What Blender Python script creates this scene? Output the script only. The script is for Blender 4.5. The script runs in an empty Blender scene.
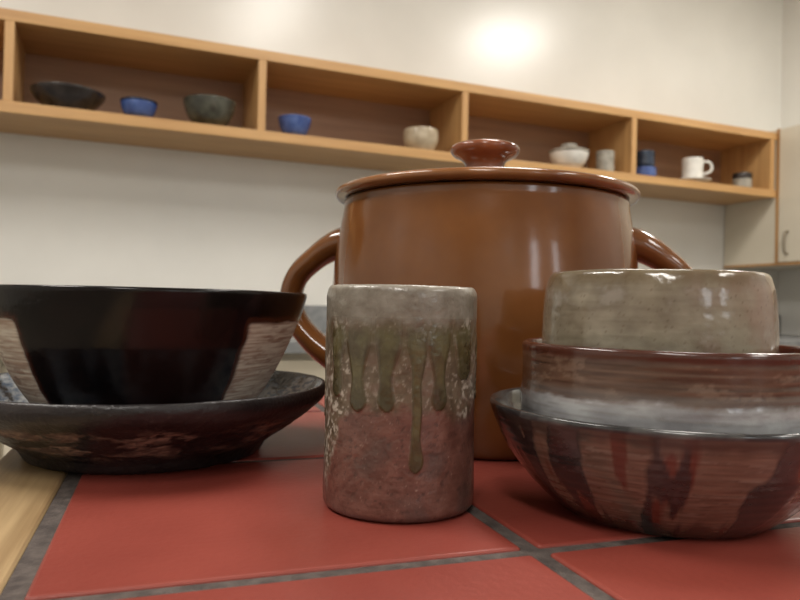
import bpy, bmesh, math, random
from mathutils import Vector, Matrix, noise
random.seed(7)
scene = bpy.context.scene
try:
    scene.view_settings.view_transform = 'Standard'
    scene.view_settings.look = 'None'
except Exception as e:
    print(e)

# ------------------------------------------------------------ helpers
def lin(c):
    c = c/255.0
    return c/12.92 if c <= 0.04045 else ((c+0.055)/1.055)**2.4
def C(r, g, b): return (lin(r), lin(g), lin(b))
def C4(r, g, b): return (lin(r), lin(g), lin(b), 1.0)
def mix(a, b, t):
    t = max(0.0, min(1.0, t))
    return (a[0]+(b[0]-a[0])*t, a[1]+(b[1]-a[1])*t, a[2]+(b[2]-a[2])*t)
def ss(e0, e1, x):
    t = max(0.0, min(1.0, (x-e0)/(e1-e0)))
    return t*t*(3-2*t)
def N(x, y, z): return noise.noise(Vector((x, y, z)))
def F(x, y, z, o=4): return noise.fractal(Vector((x, y, z)), 0.8, 2.0, o)
def wrap(a): return (a+math.pi) % (2*math.pi)-math.pi

def link(ob, parent=None):
    scene.collection.objects.link(ob)
    if parent: ob.parent = parent
    return ob
def empty(name, loc=(0, 0, 0), rotz=0):
    e = bpy.data.objects.new(name, None); e.location = loc; e.rotation_euler = (0, 0, rotz)
    e.empty_display_size = 0.05
    return link(e)

# ------------------------------------------------------------ materials
def newmat(name):
    m = bpy.data.materials.new(name); m.use_nodes = True
    nt = m.node_tree; b = nt.nodes['Principled BSDF']
    return m, nt, b
def nd(nt, t, **kw):
    n = nt.nodes.new(t)
    for k, v in kw.items():
        if k in n.inputs: n.inputs[k].default_value = v
        else: setattr(n, k, v)
    return n
def bump(nt, b, scale, strength, dist=0.001, detail=4, vec=None):
    n = nd(nt, 'ShaderNodeTexNoise', Scale=scale, Detail=detail)
    if vec is None:
        tc = nd(nt, 'ShaderNodeTexCoord'); vec = tc.outputs['Object']
    nt.links.new(vec, n.inputs['Vector'])
    bp = nd(nt, 'ShaderNodeBump', Strength=strength, Distance=dist)
    nt.links.new(n.outputs['Fac'], bp.inputs['Height'])
    nt.links.new(bp.outputs['Normal'], b.inputs['Normal'])
def noisemat(name, c1, c2, scale=5, rough=0.5, stretch=(1, 1, 1), detail=5, bs=0.0, bscale=300, bdist=0.0005, lo=0.35, hi=0.65, coat=0.0, spec=0.5):
    m, nt, b = newmat(name)
    tc = nd(nt, 'ShaderNodeTexCoord'); mp = nd(nt, 'ShaderNodeMapping', Scale=stretch)
    nt.links.new(tc.outputs['Object'], mp.inputs['Vector'])
    n = nd(nt, 'ShaderNodeTexNoise', Scale=scale, Detail=detail)
    nt.links.new(mp.outputs['Vector'], n.inputs['Vector'])
    r = nd(nt, 'ShaderNodeValToRGB')
    r.color_ramp.elements[0].position = lo; r.color_ramp.elements[1].position = hi
    r.color_ramp.elements[0].color = C4(*c1); r.color_ramp.elements[1].color = C4(*c2)
    nt.links.new(n.outputs['Fac'], r.inputs['Fac'])
    nt.links.new(r.outputs['Color'], b.inputs['Base Color'])
    b.inputs['Roughness'].default_value = rough
    b.inputs['Specular IOR Level'].default_value = spec
    b.inputs['Coat Weight'].default_value = coat
    b.inputs['Coat Roughness'].default_value = 0.10
    if bs > 0: bump(nt, b, bscale, bs, bdist, vec=tc.outputs['Object'])
    return m
def ceramic(name, bscale=500, bs=0.25, bdist=0.0006, coat=0.0, spec=0.5):
    m, nt, b = newmat(name)
    a = nd(nt, 'ShaderNodeAttribute'); a.attribute_name = 'Col'
    g = nd(nt, 'ShaderNodeAttribute'); g.attribute_name = 'gl'
    nt.links.new(a.outputs['Color'], b.inputs['Base Color'])
    nt.links.new(g.outputs['Fac'], b.inputs['Roughness'])
    b.inputs['Specular IOR Level'].default_value = spec
    b.inputs['Coat Weight'].default_value = coat
    b.inputs['Coat Roughness'].default_value = 0.1
    bump(nt, b, bscale, bs, bdist)
    return m

# ------------------------------------------------------------ lathe
def chaikin(p, it=3):
    for _ in range(it):
        q = [p[0]]
        for i in range(len(p)-1):
            a, b = p[i], p[i+1]
            q.append((a[0]*.75+b[0]*.25, a[1]*.75+b[1]*.25))
            q.append((a[0]*.25+b[0]*.75, a[1]*.25+b[1]*.75))
        q.append(p[-1]); p = q
    return p
def resample(p, step):
    L = [0]
    for i in range(1, len(p)): L.append(L[-1]+math.dist(p[i], p[i-1]))
    n = max(4, int(L[-1]/step)); out = []; j = 0
    for k in range(n+1):
        s = L[-1]*k/n
        while j < len(p)-2 and L[j+1] < s: j += 1
        d = L[j+1]-L[j]; t = 0 if d == 0 else (s-L[j])/d
        out.append((p[j][0]+(p[j+1][0]-p[j][0])*t, p[j][1]+(p[j+1][1]-p[j][1])*t))
    return out
def lathe(name, prof, loc, mat, seg=96, step=0.002, fn=None, parent=None, smooth_it=3):
    """prof starts/ends on axis. fn(u,r,z,inner,th)->(color,rough,disp)"""
    p = resample(chaikin(prof, smooth_it), step)
    top = max(range(len(p)), key=lambda i: p[i][1])
    face = math.atan2(-loc[1], -loc[0])
    vs = []; cols = []; gls = []
    rings = p[1:-1]
    vs.append((0, 0, p[0][1]))
    for i, (r, z) in enumerate(rings):
        inner = (i+1) > top
        a, b = p[i], p[i+2]
        dx, dz = b[0]-a[0], b[1]-a[1]; l = math.hypot(dx, dz) or 1
        nx, nz = dz/l, -dx/l
        for k in range(seg):
            th = 2*math.pi*k/seg
            if fn:
                c, g, d = fn(wrap(th-face), r, z, inner, th)
                cols.append(c); gls.append(g)
            else: d = 0
            rr = r+nx*d
            vs.append((rr*math.cos(th), rr*math.sin(th), z+nz*d))
    vs.append((0, 0, p[-1][1]))
    fs = []
    m = len(rings)
    for i in range(m-1):
        for k in range(seg):
            k2 = (k+1) % seg
            fs.append((1+i*seg+k, 1+i*seg+k2, 1+(i+1)*seg+k2, 1+(i+1)*seg+k))
    last = len(vs)-1
    for k in range(seg):
        k2 = (k+1) % seg
        fs.append((0, 1+k2, 1+k)); fs.append((last, 1+(m-1)*seg+k, 1+(m-1)*seg+k2))
    me = bpy.data.meshes.new(name); me.from_pydata(vs, [], fs)
    me.polygons.foreach_set('use_smooth', [True]*len(me.polygons))
    if fn:
        cols = [cols[0]]+cols+[cols[-1]]; gls = [gls[0]]+gls+[gls[-1]]
        at = me.attributes.new('Col', 'FLOAT_COLOR', 'POINT')
        at.data.foreach_set('color', [x for c in cols for x in (max(0, c[0]), max(0, c[1]), max(0, c[2]), 1.0)])
        ag = me.attributes.new('gl', 'FLOAT', 'POINT'); ag.data.foreach_set('value', gls)
    me.materials.append(mat); me.update()
    ob = bpy.data.objects.new(name, me); ob.location = loc
    return link(ob, parent)

def sweep(name, pts, radii, mat, parent=None, sub=8, seg=20, up=Vector((0, 1, 0)), loc=(0, 0, 0)):
    P = [Vector(p) for p in pts]
    Q = []; R = []
    n = len(P)
    for i in range(n-1):
        p0 = P[max(i-1, 0)]; p1 = P[i]; p2 = P[i+1]; p3 = P[min(i+2, n-1)]
        for s in range(sub):
            t = s/sub
            Q.append(0.5*((2*p1)+(-p0+p2)*t+(2*p0-5*p1+4*p2-p3)*t*t+(-p0+3*p1-3*p2+p3)*t**3))
            R.append((radii[i][0]*(1-t)+radii[i+1][0]*t, radii[i][1]*(1-t)+radii[i+1][1]*t))
    Q.append(P[-1]); R.append(radii[-1])
    vs = []; fs = []
    for i, q in enumerate(Q):
        t = (Q[min(i+1, len(Q)-1)]-Q[max(i-1, 0)]).normalized()
        s = (up-t*up.dot(t)).normalized(); w = t.cross(s).normalized()
        for k in range(seg):
            a = 2*math.pi*k/seg
            vs.append(q+w*math.cos(a)*R[i][0]+s*math.sin(a)*R[i][1])
    for i in range(len(Q)-1):
        for k in range(seg):
            k2 = (k+1) % seg
            fs.append((i*seg+k, i*seg+k2, (i+1)*seg+k2, (i+1)*seg+k))
    fs.append(tuple(range(seg))[::-1]); fs.append(tuple((len(Q)-1)*seg+k for k in range(seg)))
    me = bpy.data.meshes.new(name); me.from_pydata(vs, [], fs)
    me.polygons.foreach_set('use_smooth', [True]*len(me.polygons)); me.materials.append(mat)
    bm = bmesh.new(); bm.from_mesh(me); bmesh.ops.recalc_face_normals(bm, faces=bm.faces); bm.to_mesh(me); bm.free()
    ob = bpy.data.objects.new(name, me); ob.location = loc
    return link(ob, parent)

def boxes(name, bl, mat, parent=None, bevel=0.0, bseg=2, loc=(0, 0, 0), rotz=0):
    """bl list of (x0,x1,y0,y1,z0,z1) joined in one mesh"""
    bm = bmesh.new()
    for x0, x1, y0, y1, z0, z1 in bl:
        x0, x1 = min(x0, x1), max(x0, x1); y0, y1 = min(y0, y1), max(y0, y1); z0, z1 = min(z0, z1), max(z0, z1)
        M = Matrix.Translation(((x0+x1)/2, (y0+y1)/2, (z0+z1)/2)) @ Matrix.Diagonal((x1-x0, y1-y0, z1-z0, 1))
        bmesh.ops.create_cube(bm, size=1.0, matrix=M)
    if bevel > 0:
        bmesh.ops.bevel(bm, geom=bm.edges[:], offset=bevel, segments=bseg, affect='EDGES', profile=0.5, clamp_overlap=True)
    me = bpy.data.meshes.new(name); bm.to_mesh(me); bm.free(); me.materials.append(mat)
    ob = bpy.data.objects.new(name, me); ob.location = loc; ob.rotation_euler = (0, 0, rotz)
    return link(ob, parent)

# ------------------------------------------------------------ camera
H = 0.0943
cam = bpy.data.cameras.new('camera'); cam.sensor_width = 36; cam.lens = 36*700/800
cam.clip_start = 0.01
cam.dof.use_dof = True; cam.dof.focus_distance = 0.33; cam.dof.aperture_fstop = 16
co = bpy.data.objects.new('camera', cam); link(co)
co.matrix_world = Matrix.Translation((0, 0, H)) @ Matrix.Rotation(math.radians(90+0.5), 4, 'X') @ Matrix.Rotation(math.radians(1.2), 4, 'Z')
scene.camera = co

# ------------------------------------------------------------ room (frame of back wall)
WA = math.radians(22.8)
W0 = (1.624, 3.527, 0)
def room_xf(u, n, z=0):
    c, s = math.cos(WA), math.sin(WA)
    return (W0[0]+c*u+s*n, W0[1]+s*u-c*n, z)
FL, CE = -0.92, 1.95
UL, UR, NF = -5.6, 0.394, 5.6
m_wall = noisemat('wall_paint', (222, 220, 214), (229, 227, 221), scale=2.5, rough=0.27, bs=0.12, bscale=30, bdist=0.002, spec=0.6)
m_ceil = noisemat('ceiling_paint', (232, 230, 224), (224, 222, 214), scale=8, rough=0.9)
m_floor = noisemat('floor_vinyl', (120, 112, 100), (145, 137, 124), scale=12, rough=0.4)
def rbox(name, b, mat, **k): return boxes(name, b, mat, loc=W0, rotz=WA, **k)
T = 0.1
rbox('wall_back', [(UL-T, UR+T, 0, T, FL, CE)], m_wall)
rbox('wall_right', [(UR, UR+T, -NF, 0, FL, CE)], m_wall)
rbox('wall_left', [(UL-T, UL, -NF, 0, FL, CE)], m_wall)
# front wall (behind the camera) with two tall narrow glowing panels, added for glaze highlights
glow_slots = [(-2.36, -2.04), (-1.30, -1.00)]
WZ0, WZ1 = 0.45, 1.45
fw = [(UL-T, UR+T, -NF-T, -NF, FL, WZ0), (UL-T, UR+T, -NF-T, -NF, WZ1, CE)]
xs = [UL-T]+[v for w_ in glow_slots for v in w_]+[UR+T]
for i in range(0, len(xs), 2): fw.append((xs[i], xs[i+1], -NF-T, -NF, WZ0, WZ1))
rbox('wall_front', fw, m_wall)
m_fr = noisemat('window_frame_paint', (215, 212, 204), (225, 222, 214), scale=8, rough=0.4)
m_glow, nt, b = newmat('frosted_pane')
b.inputs['Base Color'].default_value = (.8, .85, .9, 1); b.inputs['Emission Color'].default_value = (.92, .96, 1, 1); b.inputs['Emission Strength'].default_value = 4.5  # added emitter, reflects as bright streaks on pot and bowls
for i, (a, c) in enumerate(glow_slots):
    e = empty('window_%d' % (i+1), W0, WA)
    fwid = .02
    boxes('frame', [(a+.001, a+fwid, -NF-.07, -NF+.01, WZ0+.001, WZ1-.001), (c-fwid, c-.001, -NF-.07, -NF+.01, WZ0+.001, WZ1-.001), (a+fwid, c-fwid, -NF-.07, -NF+.01, WZ0+.001, WZ0+fwid), (a+fwid, c-fwid, -NF-.07, -NF+.01, WZ1-fwid, WZ1-.001)], m_fr, e)
    boxes('pane', [(a+fwid, c-fwid, -NF-.05, -NF-.04, WZ0+fwid, WZ1-fwid)], m_glow, e)
rbox('floor', [(UL-T, UR+T, -NF-T, T, FL-0.05, FL)], m_floor)
rbox('ceiling', [(UL-T, UR+T, -NF-T, T, CE, CE+0.05)], m_ceil)

# wood
def woodmat(name, c1, c2, rough=0.4, axis='x', sc=1.0):
    st = {'x': (1.2*sc, 18*sc, 18*sc), 'y': (18*sc, 1.2*sc, 18*sc), 'z': (18*sc, 18*sc, 1.2*sc)}[axis]
    return noisemat(name, c1, c2, scale=2.2, rough=rough, stretch=st, detail=8, lo=0.3, hi=0.7)
m_wood = woodmat('shelf_oak', (182, 138, 88), (204, 162, 108))
m_woodz = woodmat('shelf_oak_upright', (182, 138, 88), (204, 162, 108), axis='z')
m_woodback = woodmat('shelf_back_panel', (142, 106, 80), (164, 126, 96))
# wall shelf
sh = empty('wall_shelf', W0, WA)
D = 0.30; ZB, ZT = 0.635, 0.937; th = 0.034
SL = -4.75
boxes('shelf_top', [(SL, -0.005, -D, -0.002, ZT-th, ZT)], m_wood, sh, 0.0015)
boxes('shelf_bottom', [(SL, -0.005, -D, -0.002, ZB, ZB+th)], m_wood, sh, 0.0015)
boxes('back_panel', [(SL, -0.005, -0.012, -0.002, ZB+th, ZT-th)], m_woodback, sh)
ups = [-0.028, -0.838, -1.638, -2.40, -3.14, -3.93, -4.735]
boxes('uprights', [(x-0.013, x+0.013, -D+0.001, -0.012, ZB+th, ZT-th) for x in ups], m_woodz, sh, 0.001)

# right wall cabinet
m_cab = noisemat('cabinet_cream', (208, 199, 180), (215, 207, 189), scale=3, rough=0.4)
m_edge = woodmat('cabinet_edge_wood', (165, 120, 72), (190, 145, 92), axis='z')
m_metal, nt, b = newmat('pull_metal'); b.inputs['Base Color'].default_value = C4(150, 140, 125); b.inputs['Metallic'].default_value = 1; b.inputs['Roughness'].default_value = 0.3
cb = empty('wall_cabinet', W0, WA)
CZ0, CZ1 = 0.322, 0.955
boxes('carcass', [(0.02, UR-0.002, -2.2, -0.003, CZ0, CZ1)], m_cab, cb)
boxes('filler_panel', [(0.002, 0.02, -0.295, -0.004, CZ0+0.008, CZ1-0.002)], m_cab, cb, 0.001)
for i in range(4):
    n0 = 0.312+i*0.46
    boxes('door_%d' % (i+1), [(0.0, 0.02, -n0-0.448, -n0, CZ0+0.012, CZ1-0.004)], m_cab, cb, 0.002)
boxes('edge_strips', [(-0.001, 0.02, -2.2, -0.003, CZ0-0.002, CZ0+0.008), (-0.0005, 0.02, -0.311, -0.297, CZ0+0.01, CZ1)], m_edge, cb)
for i in range(4):
    n0 = 0.312+i*0.46 + 0.05
    sweep('pull_%d' % (i+1), [(0.0, -n0, .37), (-0.022, -n0, .375), (-0.028, -n0, .42), (-0.022, -n0, .465), (0.0, -n0, .47)], [(.005, .005)]*5, m_metal, cb)

# base cabinets along back wall
bc = empty('base_cabinet', W0, WA)
m_ctr = noisemat('counter_laminate', (120, 122, 124), (142, 143, 143), scale=40, rough=0.35)
boxes('countertop', [(UL+.01, UR-.01, -0.64, -0.003, -0.05, -0.012)], m_ctr, bc, 0.003)
boxes('backsplash', [(UL+.01, UR-.01, -0.022, -0.003, -0.012, 0.09)], m_ctr, bc, 0.002)
boxes('carcass', [(UL+.01, UR-.01, -0.58, -0.003, FL+0.1, -0.05), (UL+.01, UR-.01, -0.52, -0.003, FL+0.001, FL+.1)], m_cab, bc)
dl = []; kn = []
u = -5.5
while u < 0.0:
    dl.append((u+.006, u+.474, -0.60, -0.58, -0.22, -0.07)); dl.append((u+.006, u+.474, -0.60, -0.58, FL+.11, -0.235)); kn.append(u+.24); u += .48
boxes('door_fronts', dl, m_cab, bc, 0.003)
m_knobw = woodmat('knob_wood', (150, 100, 60), (175, 125, 80))
kprof = [(0, 0), (.008, 0), (.008, .012), (.017, .016), (.017, .024), (.01, .028), (0, .028)]
for i, k in enumerate(kn):
    for j, (du, z) in enumerate([(0, -0.145), (.19, -0.32)]):
        o = lathe('knob_%d_%d' % (i, j), kprof, (0, 0, 0), m_knobw, seg=20, step=.003, parent=bc)
        o.location = (k+du, -0.60, z); o.rotation_euler = (math.pi/2, 0, 0)

# ceiling lights
def fixture(i, u, n, w, l, power):
    name = 'ceiling_light' if i == 0 else 'ceiling_light.%03d' % i
    x, y, _ = room_xf(u, n)
    e = empty(name, (x, y, CE), WA)
    m, nt, b = newmat('diffuser_glow')
    b.inputs['Base Color'].default_value = (.9, .9, .85, 1)
    b.inputs['Emission Color'].default_value = (1, .96, .9, 1); b.inputs['Emission Strength'].default_value = 4.0
    boxes('housing', [(-w/2-.03, w/2+.03, -l/2-.03, l/2+.03, -.05, -.001)], m_ceil, e, .004)
    boxes('diffuser', [(-w/2, w/2, -l/2, l/2, -.06, -.05)], m, e)
    L = bpy.data.lights.new('tube_light', 'AREA'); L.shape = 'RECTANGLE'; L.size = w; L.size_y = l
    L.energy = power; L.color = (1.0, 0.955, 0.885)
    lo = bpy.data.objects.new('tube_light', L); lo.location = (0, 0, -.065); link(lo, e)
fx = [(-0.45, 1.40, .46, .34, 26), (-2.0, 1.7, .3, 1.2, 18), (-3.9, 1.7, .3, 1.2, 27), (-1.2, 4.0, .3, 1.2, 15), (-3.6, 3.9, .3, 1.2, 26)]
for i, f in enumerate(fx): fixture(i, *f)

w = bpy.data.worlds.new('World'); scene.world = w; w.use_nodes = True
w.node_tree.nodes['Background'].inputs[0].default_value = (1, .97, .92, 1)
w.node_tree.nodes['Background'].inputs[1].default_value = 0.1

# ------------------------------------------------------------ table
TA = math.radians(18.7)
P0 = (0.055, 0.275, 0)
tb = empty('tiled_table', P0, TA)
pit = 0.1836; g = 0.0075
m_tile = noisemat('red_quarry_tile', (130, 56, 47), (148, 69, 58), scale=9, rough=0.40, detail=6, bs=0.35, bscale=250, bdist=0.0006)
m_grout = noisemat('grout', (66, 58, 55), (96, 86, 81), scale=150, rough=0.85, bs=0.6, bscale=600, bdist=0.001)
m_trim = noisemat('table_edge_wood', (146, 118, 82), (186, 158, 118), scale=3, rough=0.45, stretch=(40, 1.5, 40), detail=8)
tl = []
for i in range(-1, 5):
    for j in range(-5, 3):
        tl.append((i*pit+g/2, (i+1)*pit-g/2, j*pit+g/2, (j+1)*pit-g/2, -0.008, 0))
boxes('tiles', tl, m_tile, tb, 0.0016, 3)
xa, xb, ya, yb = -pit-.004, 5*pit+.004, -5*pit-.004, 3*pit+.004
boxes('grout_bed', [(xa, xb, ya, yb, -0.02, -0.0013)], m_grout, tb)
tw = 0.042
boxes('edge_trim_sides', [(xa-tw, xa, ya-tw, yb+tw, -0.045, 0.0), (xb, xb+tw, ya-tw, yb+tw, -0.045, 0)], m_trim, tb, 0.003, 3)
boxes('edge_trim_ends', [(xa, xb, ya-tw, ya, -0.045, 0.0), (xa, xb, yb, yb+tw, -0.045, 0)], m_trim, tb, 0.003, 3)
boxes('apron', [(xa, xb, ya, yb, -0.12, -0.02)], m_trim, tb)
lg = []
for x in (xa, xb-.07):
    for y in (ya, yb-.07): lg.append((x, x+.07, y, y+.07, FL+.0005, -.12))
boxes('legs', lg, m_trim, tb, .004)

# ------------------------------------------------------------ casserole pot
PX, PY = 0.0620, 0.530
pot = empty('casserole_pot', (PX, PY, 0.0003))
m_pot = noisemat('brown_glaze', (96, 56, 27), (134, 84, 44), scale=14, rough=0.15, detail=6, lo=.3, hi=.72, bs=0.10, bscale=35, bdist=0.002, coat=0.3)
m_lid = noisemat('lid_glaze', (116, 70, 36), (154, 102, 60), scale=20, rough=0.14, detail=6, lo=.3, hi=.7, bs=0.14, bscale=40, bdist=0.002, coat=0.4)
m_knob = noisemat('knob_glaze', (96, 46, 28), (140, 80, 50), scale=30, rough=0.15, coat=0.4)
lathe('body', [(0, .004), (.091, .004), (.093, 0), (.099, 0), (.102, .006), (.108, .03), (.1125, .065), (.1138, .095), (.1120, .125), (.1082, .150), (.1060, .162), (.105, .168), (.106, .1705), (.104, .1715), (.098, .171), (.0985, .16), (.104, .12), (.106, .08), (.100, .03), (.09, .012), (0, .010)], (0, 0, 0), m_pot, seg=160, step=.002, parent=pot, smooth_it=2)
lathe('lid', [(0, .172), (.096, .172), (.1075, .172), (.1115, .1732), (.1128, .1762), (.111, .179), (.106, .1795), (.100, .178), (.085, .181), (.05, .187), (.02, .190), (0, .190)], (0, 0, 0), m_lid, seg=160, step=.001, parent=pot, smooth_it=2)
lathe('lid_knob', [(0, .187), (.022, .188), (.017, .192), (.0145, .197), (.0145, .202), (.0175, .206), (.0235, .2085), (.0262, .2115), (.0262, .2145), (.024, .2165), (.018, .2178), (.010, .217), (0, .2165)], (0, 0, 0), m_knob, seg=80, step=.001, parent=pot, smooth_it=2)
for sgn, nm in ((-1, 'handle_1'), (1, 'handle_2')):
    pts = [(.100, 0, .144), (.114, .0, .141), (.131, .001, .131), (.1465, .002, .116), (.1515, .002, .097), (.144, .001, .078), (.127, 0, .061), (.106, 0, .048)]
    rad = [(.014, .017), (.0115, .015), (.0095, .012), (.0088, .0115), (.0088, .0115), (.009, .012), (.010, .013), (.012, .015)]
    ho = sweep(nm, [(sgn*p[0], p[1], p[2]) for p in pts], rad, m_pot, pot)
    ho.rotation_euler = (0, 0, math.radians(-10))

# ------------------------------------------------------------ front cup
def cup_fn(u, r, z, inner, th):
    h = z/0.1035
    cx, sx = math.cos(th), math.sin(th)
    if inner:
        return mix(C(120, 108, 92), C(80, 62, 50), F(cx*3, sx*3, z*60)+.4), .3, 0
    f1 = F(cx*4, sx*4, z*130, 5); f2 = N(cx*60, sx*60, z*1800); f3 = F(cx*14, sx*14, z*420, 4)
    f4 = N(cx*2.2, sx*2.2, z*60); ft = F(cx*5, sx*5, z*900, 3)
    red = mix(C(86, 54, 46), C(116, 80, 70), .5+f1*.6+.3*ft)
    red = mix(red, C(166, 138, 126), ss(.55, .9, f2+.3*f3)*.5)
    red = mix(red, C(54, 34, 31), ss(.35, .7, -f3)*.6)
    red = mix(red, C(78, 66, 62), ss(.05, .5, -f4)*.5)
    grey = mix(C(138, 133, 122), C(108, 100, 88), .5+f1*.7)
    grey = mix(grey, C(76, 64, 54), ss(.45, .75, f2*.9)*.6)
    side = max(ss(-.55, -.95, u)*ss(-2.2, -1.4, u), ss(.70, .95, u)*.8)
    crust = mix(C(84, 70, 54), C(118, 104, 86), .5+f1*.8+.25*f3)
    crust = mix(crust, C(184, 176, 164), ss(.34-.30*side, .54-.22*side, f3+.12*f2)*(.35+.55*side))
    crust = mix(crust, C(84, 54, 44), ss(.10, .5, f1)*.5)
    lim = .47+.08*f4+.04*f1
    lim -= .30*math.exp(-((u+1.15)/.35)**2)
    c = mix(red, crust, ss(lim-.04, lim+.05, h))
    gl = .32; d = .00010*f3+.0001*f1
    gt = .82+.03*N(cx*4, sx*4, 3.1)+.02*N(cx*12, sx*12, 1)
    ol = mix(C(90, 84, 54), C(66, 58, 34), .5+f1)
    dr = 0; dark = 0
    for (uc, e, wd) in ((-.92, .52, .10), (-.55, .47, .11), (-.16, .475, .10), (.205, .225, .080), (.50, .48, .10), (.92, .60, .12), (1.5, .5, .1), (2.1, .35, .1), (2.7, .5, .12), (-1.6, .4, .1), (-2.3, .55, .12)):
        du = abs(wrap(u-uc-.03*N(0, uc*9, h*7)))
        ww = wd*(.72+.40*ss(e+.14, e+.02, h)+.9*ss(.58, .78, h))
        if h < e+.04: ww *= math.sqrt(max(0, 1-((e+.04-h)/.05)**2))
        if ww > 0 and h < .86:
            k = 1-ss(ww*.7, ww*1.2, du)
            dr = max(dr, k)
            dark = max(dark, k*ss(e+.13, e+.02, h), .6*ss(.5, .85, du/ww)*k*ss(.8, .7, h))
    band = ss(.68, .74, h+.05*f4+.04*f1)*(1-ss(.78, .86, h+.03*f4))
    dr2 = max(dr*(1-ss(.78, .86, h)), band*.7)
    c = mix(c, ol, dr2*.9); c = mix(c, C(46, 38, 24), dark*.6)
    c = mix(c, grey, ss(gt, gt+.05, h))
    gl = gl*(1-dr)+.12*dr
    d += dr*.0006*(1-ss(.72, .84, h))
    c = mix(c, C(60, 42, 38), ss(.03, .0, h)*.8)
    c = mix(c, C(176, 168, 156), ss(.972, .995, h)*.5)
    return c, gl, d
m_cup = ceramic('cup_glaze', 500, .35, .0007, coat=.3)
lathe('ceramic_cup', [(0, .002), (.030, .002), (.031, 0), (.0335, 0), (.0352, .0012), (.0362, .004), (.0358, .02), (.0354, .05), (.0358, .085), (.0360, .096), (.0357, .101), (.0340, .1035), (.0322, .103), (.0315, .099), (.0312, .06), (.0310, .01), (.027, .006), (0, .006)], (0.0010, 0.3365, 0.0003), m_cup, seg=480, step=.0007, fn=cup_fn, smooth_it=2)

# ------------------------------------------------------------ left: plate + black bowl
LX, LY = -0.1585, 0.446
def plate_fn(u, r, z, inner, th):
    cx, sx = math.cos(th), math.sin(th)
    f = F(cx*3, sx*3, z*90, 5); f3 = F(cx*14, sx*14, z*500, 4); f2 = N(cx*50, sx*50, z*900)
    base = mix(C(26, 22, 24), C(44, 38, 39), .5+f)
    base = mix(base, C(88, 78, 74), ss(.45, .75, f2)*.35)
    if inner:
        k = ss(-.15, .08, N(cx*6, sx*6, r*30)+.3*f3)*ss(.1095, .107, r)*ss(.07, .085, r)
        c = mix(base, mix(C(204, 206, 208), C(96, 112, 134), .5+f3), k)
        return c, .25, 0
    k = ss(-.02, .2, F(cx*4, sx*4, z*170+5, 5)+.45*f3)*ss(.007, .014, z)*(1-ss(.025, .031, z))
    c = mix(base, mix(C(150, 124, 110), C(90, 68, 60), .5+1.4*f3), k*.8)
    gl = .36+.35*k
    d = .0003*f+.0003*f3*ss(.032, .025, z)+.0007*N(cx*1.7, sx*1.7, 2)*ss(.02, .04, z)
    return c, gl, d
m_plate = ceramic('plate_glaze', 350, .6, .0009, spec=.45)
lathe('dark_glazed_plate', [(0, .003), (.064, .003), (.066, 0), (.0695, 0), (.072, .003), (.0745, .008), (.090, .0175), (.1040, .0285), (.1100, .0335), (.1122, .038), (.1118, .0425), (.1098, .0440), (.1070, .0415), (.097, .030), (.085, .0185), (.075, .0115), (.06, .010), (0, .010)], (LX, LY, 0.0003), m_plate, seg=440, step=.0011, fn=plate_fn, smooth_it=2)

def bb_fn(u, r, z, inner, th):
    cx, sx = math.cos(th), math.sin(th)
    f = F(cx*3, sx*3, z*60, 4); br = F(cx*2.5, sx*2.5, z*900, 4)
    blk = mix(C(12, 9, 10), C(22, 16, 16), .5+f)
    if inner: return blk, .2, 0
    zz = z
    def panel(c, hw, zb, zt):
        du = abs(wrap(u-c))+.02*N(th*3, zz*120, c)
        return (1-ss(hw-.02, hw+.02, du))*ss(zb-.001, zb+.001, zz)*(1-ss(zt-.0012, zt+.0012, zz+.0015*N(cx*5, sx*5, 0)))
    k = max(panel(1.22, .62, .006, .072), panel(-1.38, .55, .006, .072), panel(2.75, .5, .006, .070))
    cream = mix(C(214, 203, 188), C(170, 144, 127), .5+br*1.1+f*.3)
    cream = mix(cream, C(130, 88, 70), ss(.35, .6, F(cx*6, sx*6, z*300+9))*.5)
    c = mix(blk, C(70, 36, 26), max(panel(1.22, .66, .003, .0755), panel(-1.38, .59, .003, .0755))*.8)
    c = mix(c, cream, k)
    c2 = panel(.16, .32, .012, .080)
    c = mix(c, C(34, 19, 17), c2*.75*(1-k))
    gl = .18+.35*k
    return c, gl, .0005*N(cx*1.5, sx*1.5, z*20)-.0004*k+.00015*br*k
m_bb = ceramic('black_bowl_glaze', 250, .22, .0006, spec=.32)
lathe('black_glazed_bowl', [(0, .003), (.044, .003), (.045, 0), (.050, 0), (.0515, .003), (.058, .010), (.074, .030), (.087, .056), (.0945, .076), (.0975, .087), (.0980, .0895), (.0965, .0908), (.0945, .0895), (.0915, .080), (.082, .056), (.070, .033), (.052, .012), (.03, .007), (0, .006)], (LX+.0005, LY, 0.0108), m_bb, seg=420, step=.0009, fn=bb_fn, smooth_it=2)

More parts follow.
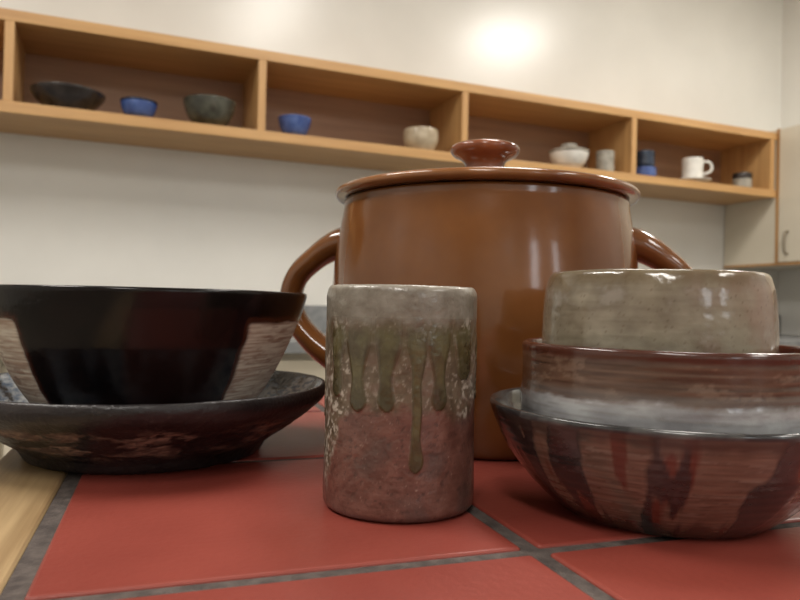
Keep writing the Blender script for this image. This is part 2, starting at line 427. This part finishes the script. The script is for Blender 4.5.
# ------------------------------------------------------------ right stack
RX, RY = 0.1275, 0.338
def low_fn(u, r, z, inner, th):
    cx, sx = math.cos(th), math.sin(th)
    if inner or z > .0475:
        f = F(cx*5, sx*5, z*80+r*60)
        return mix(C(44, 44, 46), C(92, 91, 90), .35+f), .16, .0001*f
    f = F(cx*2, sx*2, z*700, 4); v = F(cx*5, sx*5, z*16, 3); v2 = F(cx*7+4, sx*7, z*14+7, 3); f3 = F(cx*20, sx*20, z*600, 3)
    base = mix(C(128, 103, 90), C(88, 68, 58), .5+f*.8)
    base = mix(base, C(158, 138, 126), ss(.25, .6, f+.3*f3)*.4)
    c = mix(base, C(94, 36, 27), ss(.06, .24, v2)*.75)
    drip = ss(.04, .18, v-.10+(z-.03)*3.6)
    c = mix(c, mix(C(36, 32, 35), C(62, 56, 58), .3+f3), drip*.9)
    top = ss(.038, .044, z+.003*v)
    c = mix(c, C(52, 42, 38), top*.75)
    bot = ss(.010, .003, z+.004*v)
    c = mix(c, C(56, 38, 34), bot*.7)
    return c, .13+.1*abs(f), .00005*math.sin(z*1700)+.00008*f+.0002*drip
m_low = ceramic('streaked_bowl_glaze', 300, .2, .0005, coat=.4)
lathe('stoneware_bowl', [(0, .003), (.043, .003), (.044, 0), (.0475, 0), (.050, .002), (.060, .0105), (.0725, .0255), (.079, .038), (.0825, .047), (.0828, .0492), (.081, .0503), (.079, .0485), (.0755, .040), (.068, .027), (.055, .0145), (.045, .012), (0, .0115)], (RX, RY, 0.0003), m_low, seg=420, step=.0009, fn=low_fn, smooth_it=2)

def mid_fn(u, r, z, inner, th):
    cx, sx = math.cos(th), math.sin(th)
    f = F(cx*2, sx*2, z*800, 4); f1 = F(cx*3, sx*3, z*90, 4); f3 = F(cx*18, sx*18, z*500, 3)
    br = mix(C(70, 48, 37), C(102, 77, 62), .5+f*.7+.2*f1)
    br = mix(br, C(134, 112, 96), ss(.35, .6, f1+.4*f3)*.4)
    br = mix(br, C(70, 33, 23), ss(.0600, .0630, z)*.9)
    if inner: return mix(br, C(100, 50, 36), .4), .2, 0
    pale = mix(C(174, 175, 177), C(136, 135, 138), .5+f1*.9)
    pale = mix(pale, C(112, 98, 90), ss(.35, .65, f+.2)*.3)
    k = 1-ss(.0425, .0455, z+.0025*N(cx*4, sx*4, 0)+.0007*f3)
    mid = math.exp(-((z-.0465)/.0022)**2)
    c = mix(br, C(112, 107, 104), mid*.5)
    c = mix(c, pale, k)
    return c, .19-.03*k, .00006*math.sin(z*1500+f)*(1-k)+.0001*f+.0003*N(cx*2, sx*2, 5)*ss(.05, .065, z)+.0003*k
m_mid = ceramic('brown_bowl_glaze', 350, .25, .0005, coat=.35)
lathe('stoneware_bowl.001', [(0, .003), (.034, .003), (.035, 0), (.039, 0), (.041, .003), (.052, .010), (.0625, .019), (.0672, .029), (.0678, .040), (.0670, .052), (.0675, .062), (.0678, .0653), (.066, .0668), (.064, .065), (.0625, .055), (.0625, .035), (.058, .02), (.045, .009), (.03, .0062), (0, .006)], (RX+.0005, RY, 0.0125), m_mid, seg=400, step=.0009, fn=mid_fn, smooth_it=2)

def top_fn(u, r, z, inner, th):
    cx, sx = math.cos(th), math.sin(th)
    f = F(cx*2, sx*2, z*500, 4); f1 = F(cx*2.5, sx*2.5, z*50, 4); f3 = F(cx*22, sx*22, z*500, 3); f2 = N(cx*70, sx*70, z*1500)
    c = mix(C(142, 134, 116), C(106, 96, 80), .5+f1*.9+.25*f)
    c = mix(c, C(150, 122, 104), ss(.2, 1.1, u+.6*f1)*.6)
    c = mix(c, C(176, 170, 160), ss(.2, .8, f1+.15*f3)*.35)
    c = mix(c, C(84, 68, 50), ss(.45, .7, f2)*.5)
    c = mix(c, C(100, 84, 60), ss(.0855, .090, z+.001*f3)*.6)
    return c, .13, .0002*f1+.00004*math.sin(z*900+2*f1)
m_top = ceramic('celadon_bowl_glaze', 300, .3, .0006, coat=.4)
lathe('stoneware_bowl.002', [(0, .003), (.028, .003), (.029, 0), (.033, 0), (.036, .003), (.0445, .014), (.0505, .032), (.0532, .050), (.0532, .068), (.0522, .083), (.0505, .0905), (.0485, .0937), (.0465, .093), (.0465, .086), (.0485, .068), (.0485, .05), (.0455, .033), (.038, .014), (.02, .008), (0, .007)], (RX-.0045, RY, 0.0188), m_top, seg=400, step=.0009, fn=top_fn, smooth_it=2)

# ------------------------------------------------------------ shelf pottery
def solid(name, c1, c2, rough=.25, scale=30): return noisemat(name, c1, c2, scale=scale, rough=rough)
SZ = ZB+th+0.0005
def bowlprof(R, Hh, foot=.45, t=.006, flare=1.0):
    return [(0, .002), (R*foot-.004, .002), (R*foot-.003, 0), (R*foot, 0), (R*foot, .006), (R*.72, Hh*.22), (R*.92, Hh*.6), (R, Hh-.002), (R-.001, Hh), (R-t, Hh), (R-t-.002, Hh*.9), (R*.88-t, Hh*.6), (R*.66-t, Hh*.28), (R*.3, .012), (0, .011)]
def place(u, n=.235): return room_xf(u, n, SZ)
m_dark = solid('dark_clay_glaze', (34, 30, 30), (58, 52, 50)); m_blue = solid('blue_glaze', (48, 70, 128), (84, 106, 162))
m_navy = solid('navy_glaze', (24, 34, 50), (48, 60, 78)); m_grn = solid('grey_green_glaze', (52, 52, 46), (84, 84, 74))
m_bei = solid('beige_glaze', (166, 150, 126), (190, 176, 152)); m_wht = solid('white_glaze', (216, 213, 206), (230, 227, 220), .2)
m_gry = solid('grey_glaze', (134, 130, 120), (168, 163, 152))
lathe('shallow_dish', [(0, .002), (.05, .002), (.052, 0), (.056, 0), (.06, .008), (.09, .03), (.106, .052), (.108, .06), (.106, .062), (.10, .058), (.08, .034), (.05, .016), (0, .014)], place(-2.985), m_dark, seg=96)
lathe('dish_lid', [(0, .060), (.03, .060), (.07, .062), (.09, .060), (.092, .066), (.07, .074), (.03, .079), (.014, .080), (.012, .084), (.016, .088), (.01, .091), (0, .092)], place(-2.985), m_dark, seg=96)
lathe('blue_bowl', bowlprof(.056, .054), place(-2.780), m_blue, seg=80)
lathe('blue_bowl_rim_dish', [(0, .0545), (.052, .0545), (.0575, .056), (.0575, .060), (.054, .061), (0, .058)], place(-2.780), m_navy, seg=80)
lathe('dark_bowl', bowlprof(.086, .090, .4), place(-2.56), m_grn, seg=96)
lathe('blue_bowl.001', bowlprof(.058, .070, .5), place(-2.272), m_blue, seg=80)
lathe('beige_bowl', [(0, .002), (.036, .002), (.038, 0), (.042, 0), (.05, .01), (.064, .035), (.066, .06), (.064, .083), (.061, .085), (.058, .081), (.060, .06), (.057, .036), (.04, .014), (0, .01)], place(-1.79), m_bei, seg=80)
st = empty('lidded_casserole_dish', place(-1.120))
lathe('dish', bowlprof(.080, .066, .55), (0, 0, 0), m_wht, seg=96, parent=st)
lathe('lid', [(0, .066), (.078, .066), (.084, .069), (.082, .075), (.06, .084), (.03, .090), (.034, .102), (.028, .105), (0, .104)], (0, 0, 0), m_gry, seg=96, parent=st)
def tumbler(R, Hh): return [(0, .002), (R*.8, .002), (R*.85, 0), (R*.93, .002), (R, .012), (R*.97, Hh*.5), (R, Hh-.004), (R-.001, Hh), (R-.005, Hh), (R-.007, Hh*.5), (R-.008, .012), (0, .008)]
lathe('grey_tumbler', tumbler(.038, .094), place(-.935), m_gry, seg=64)
nv = empty('navy_stacked_cups', place(-.722))
lathe('lower_cup', tumbler(.048, .045), (0, 0, 0), m_blue, seg=64, parent=nv)
lathe('upper_cup', tumbler(.041, .070), (0, 0, .0455), m_navy, seg=64, parent=nv)
mg = empty('coffee_mug', place(-.445))
lathe('saucer', [(0, .001), (.04, .001), (.042, 0), (.047, .003), (.075, .014), (.078, .017), (.074, .018), (.045, .008), (0, .007)], (0, 0, 0), m_wht, seg=80, parent=mg)
lathe('cup', tumbler(.046, .105), (-.004, 0, .0085), m_wht, seg=80, parent=mg)
sweep('handle', [(.040, -.01, .098), (.062, -.015, .097), (.074, -.018, .078), (.070, -.017, .056), (.042, -.01, .042)], [(.006, .007)]*5, m_wht, mg)
jr = empty('small_jar', place(-.145))
lathe('jar', tumbler(.042, .048), (0, 0, 0), m_gry, seg=64, parent=jr)
lathe('jar_top', [(0, .0485), (.038, .0485), (.043, .051), (.043, .072), (.038, .077), (0, .077)], (0, 0, 0), m_dark, seg=64, parent=jr)
print('done')
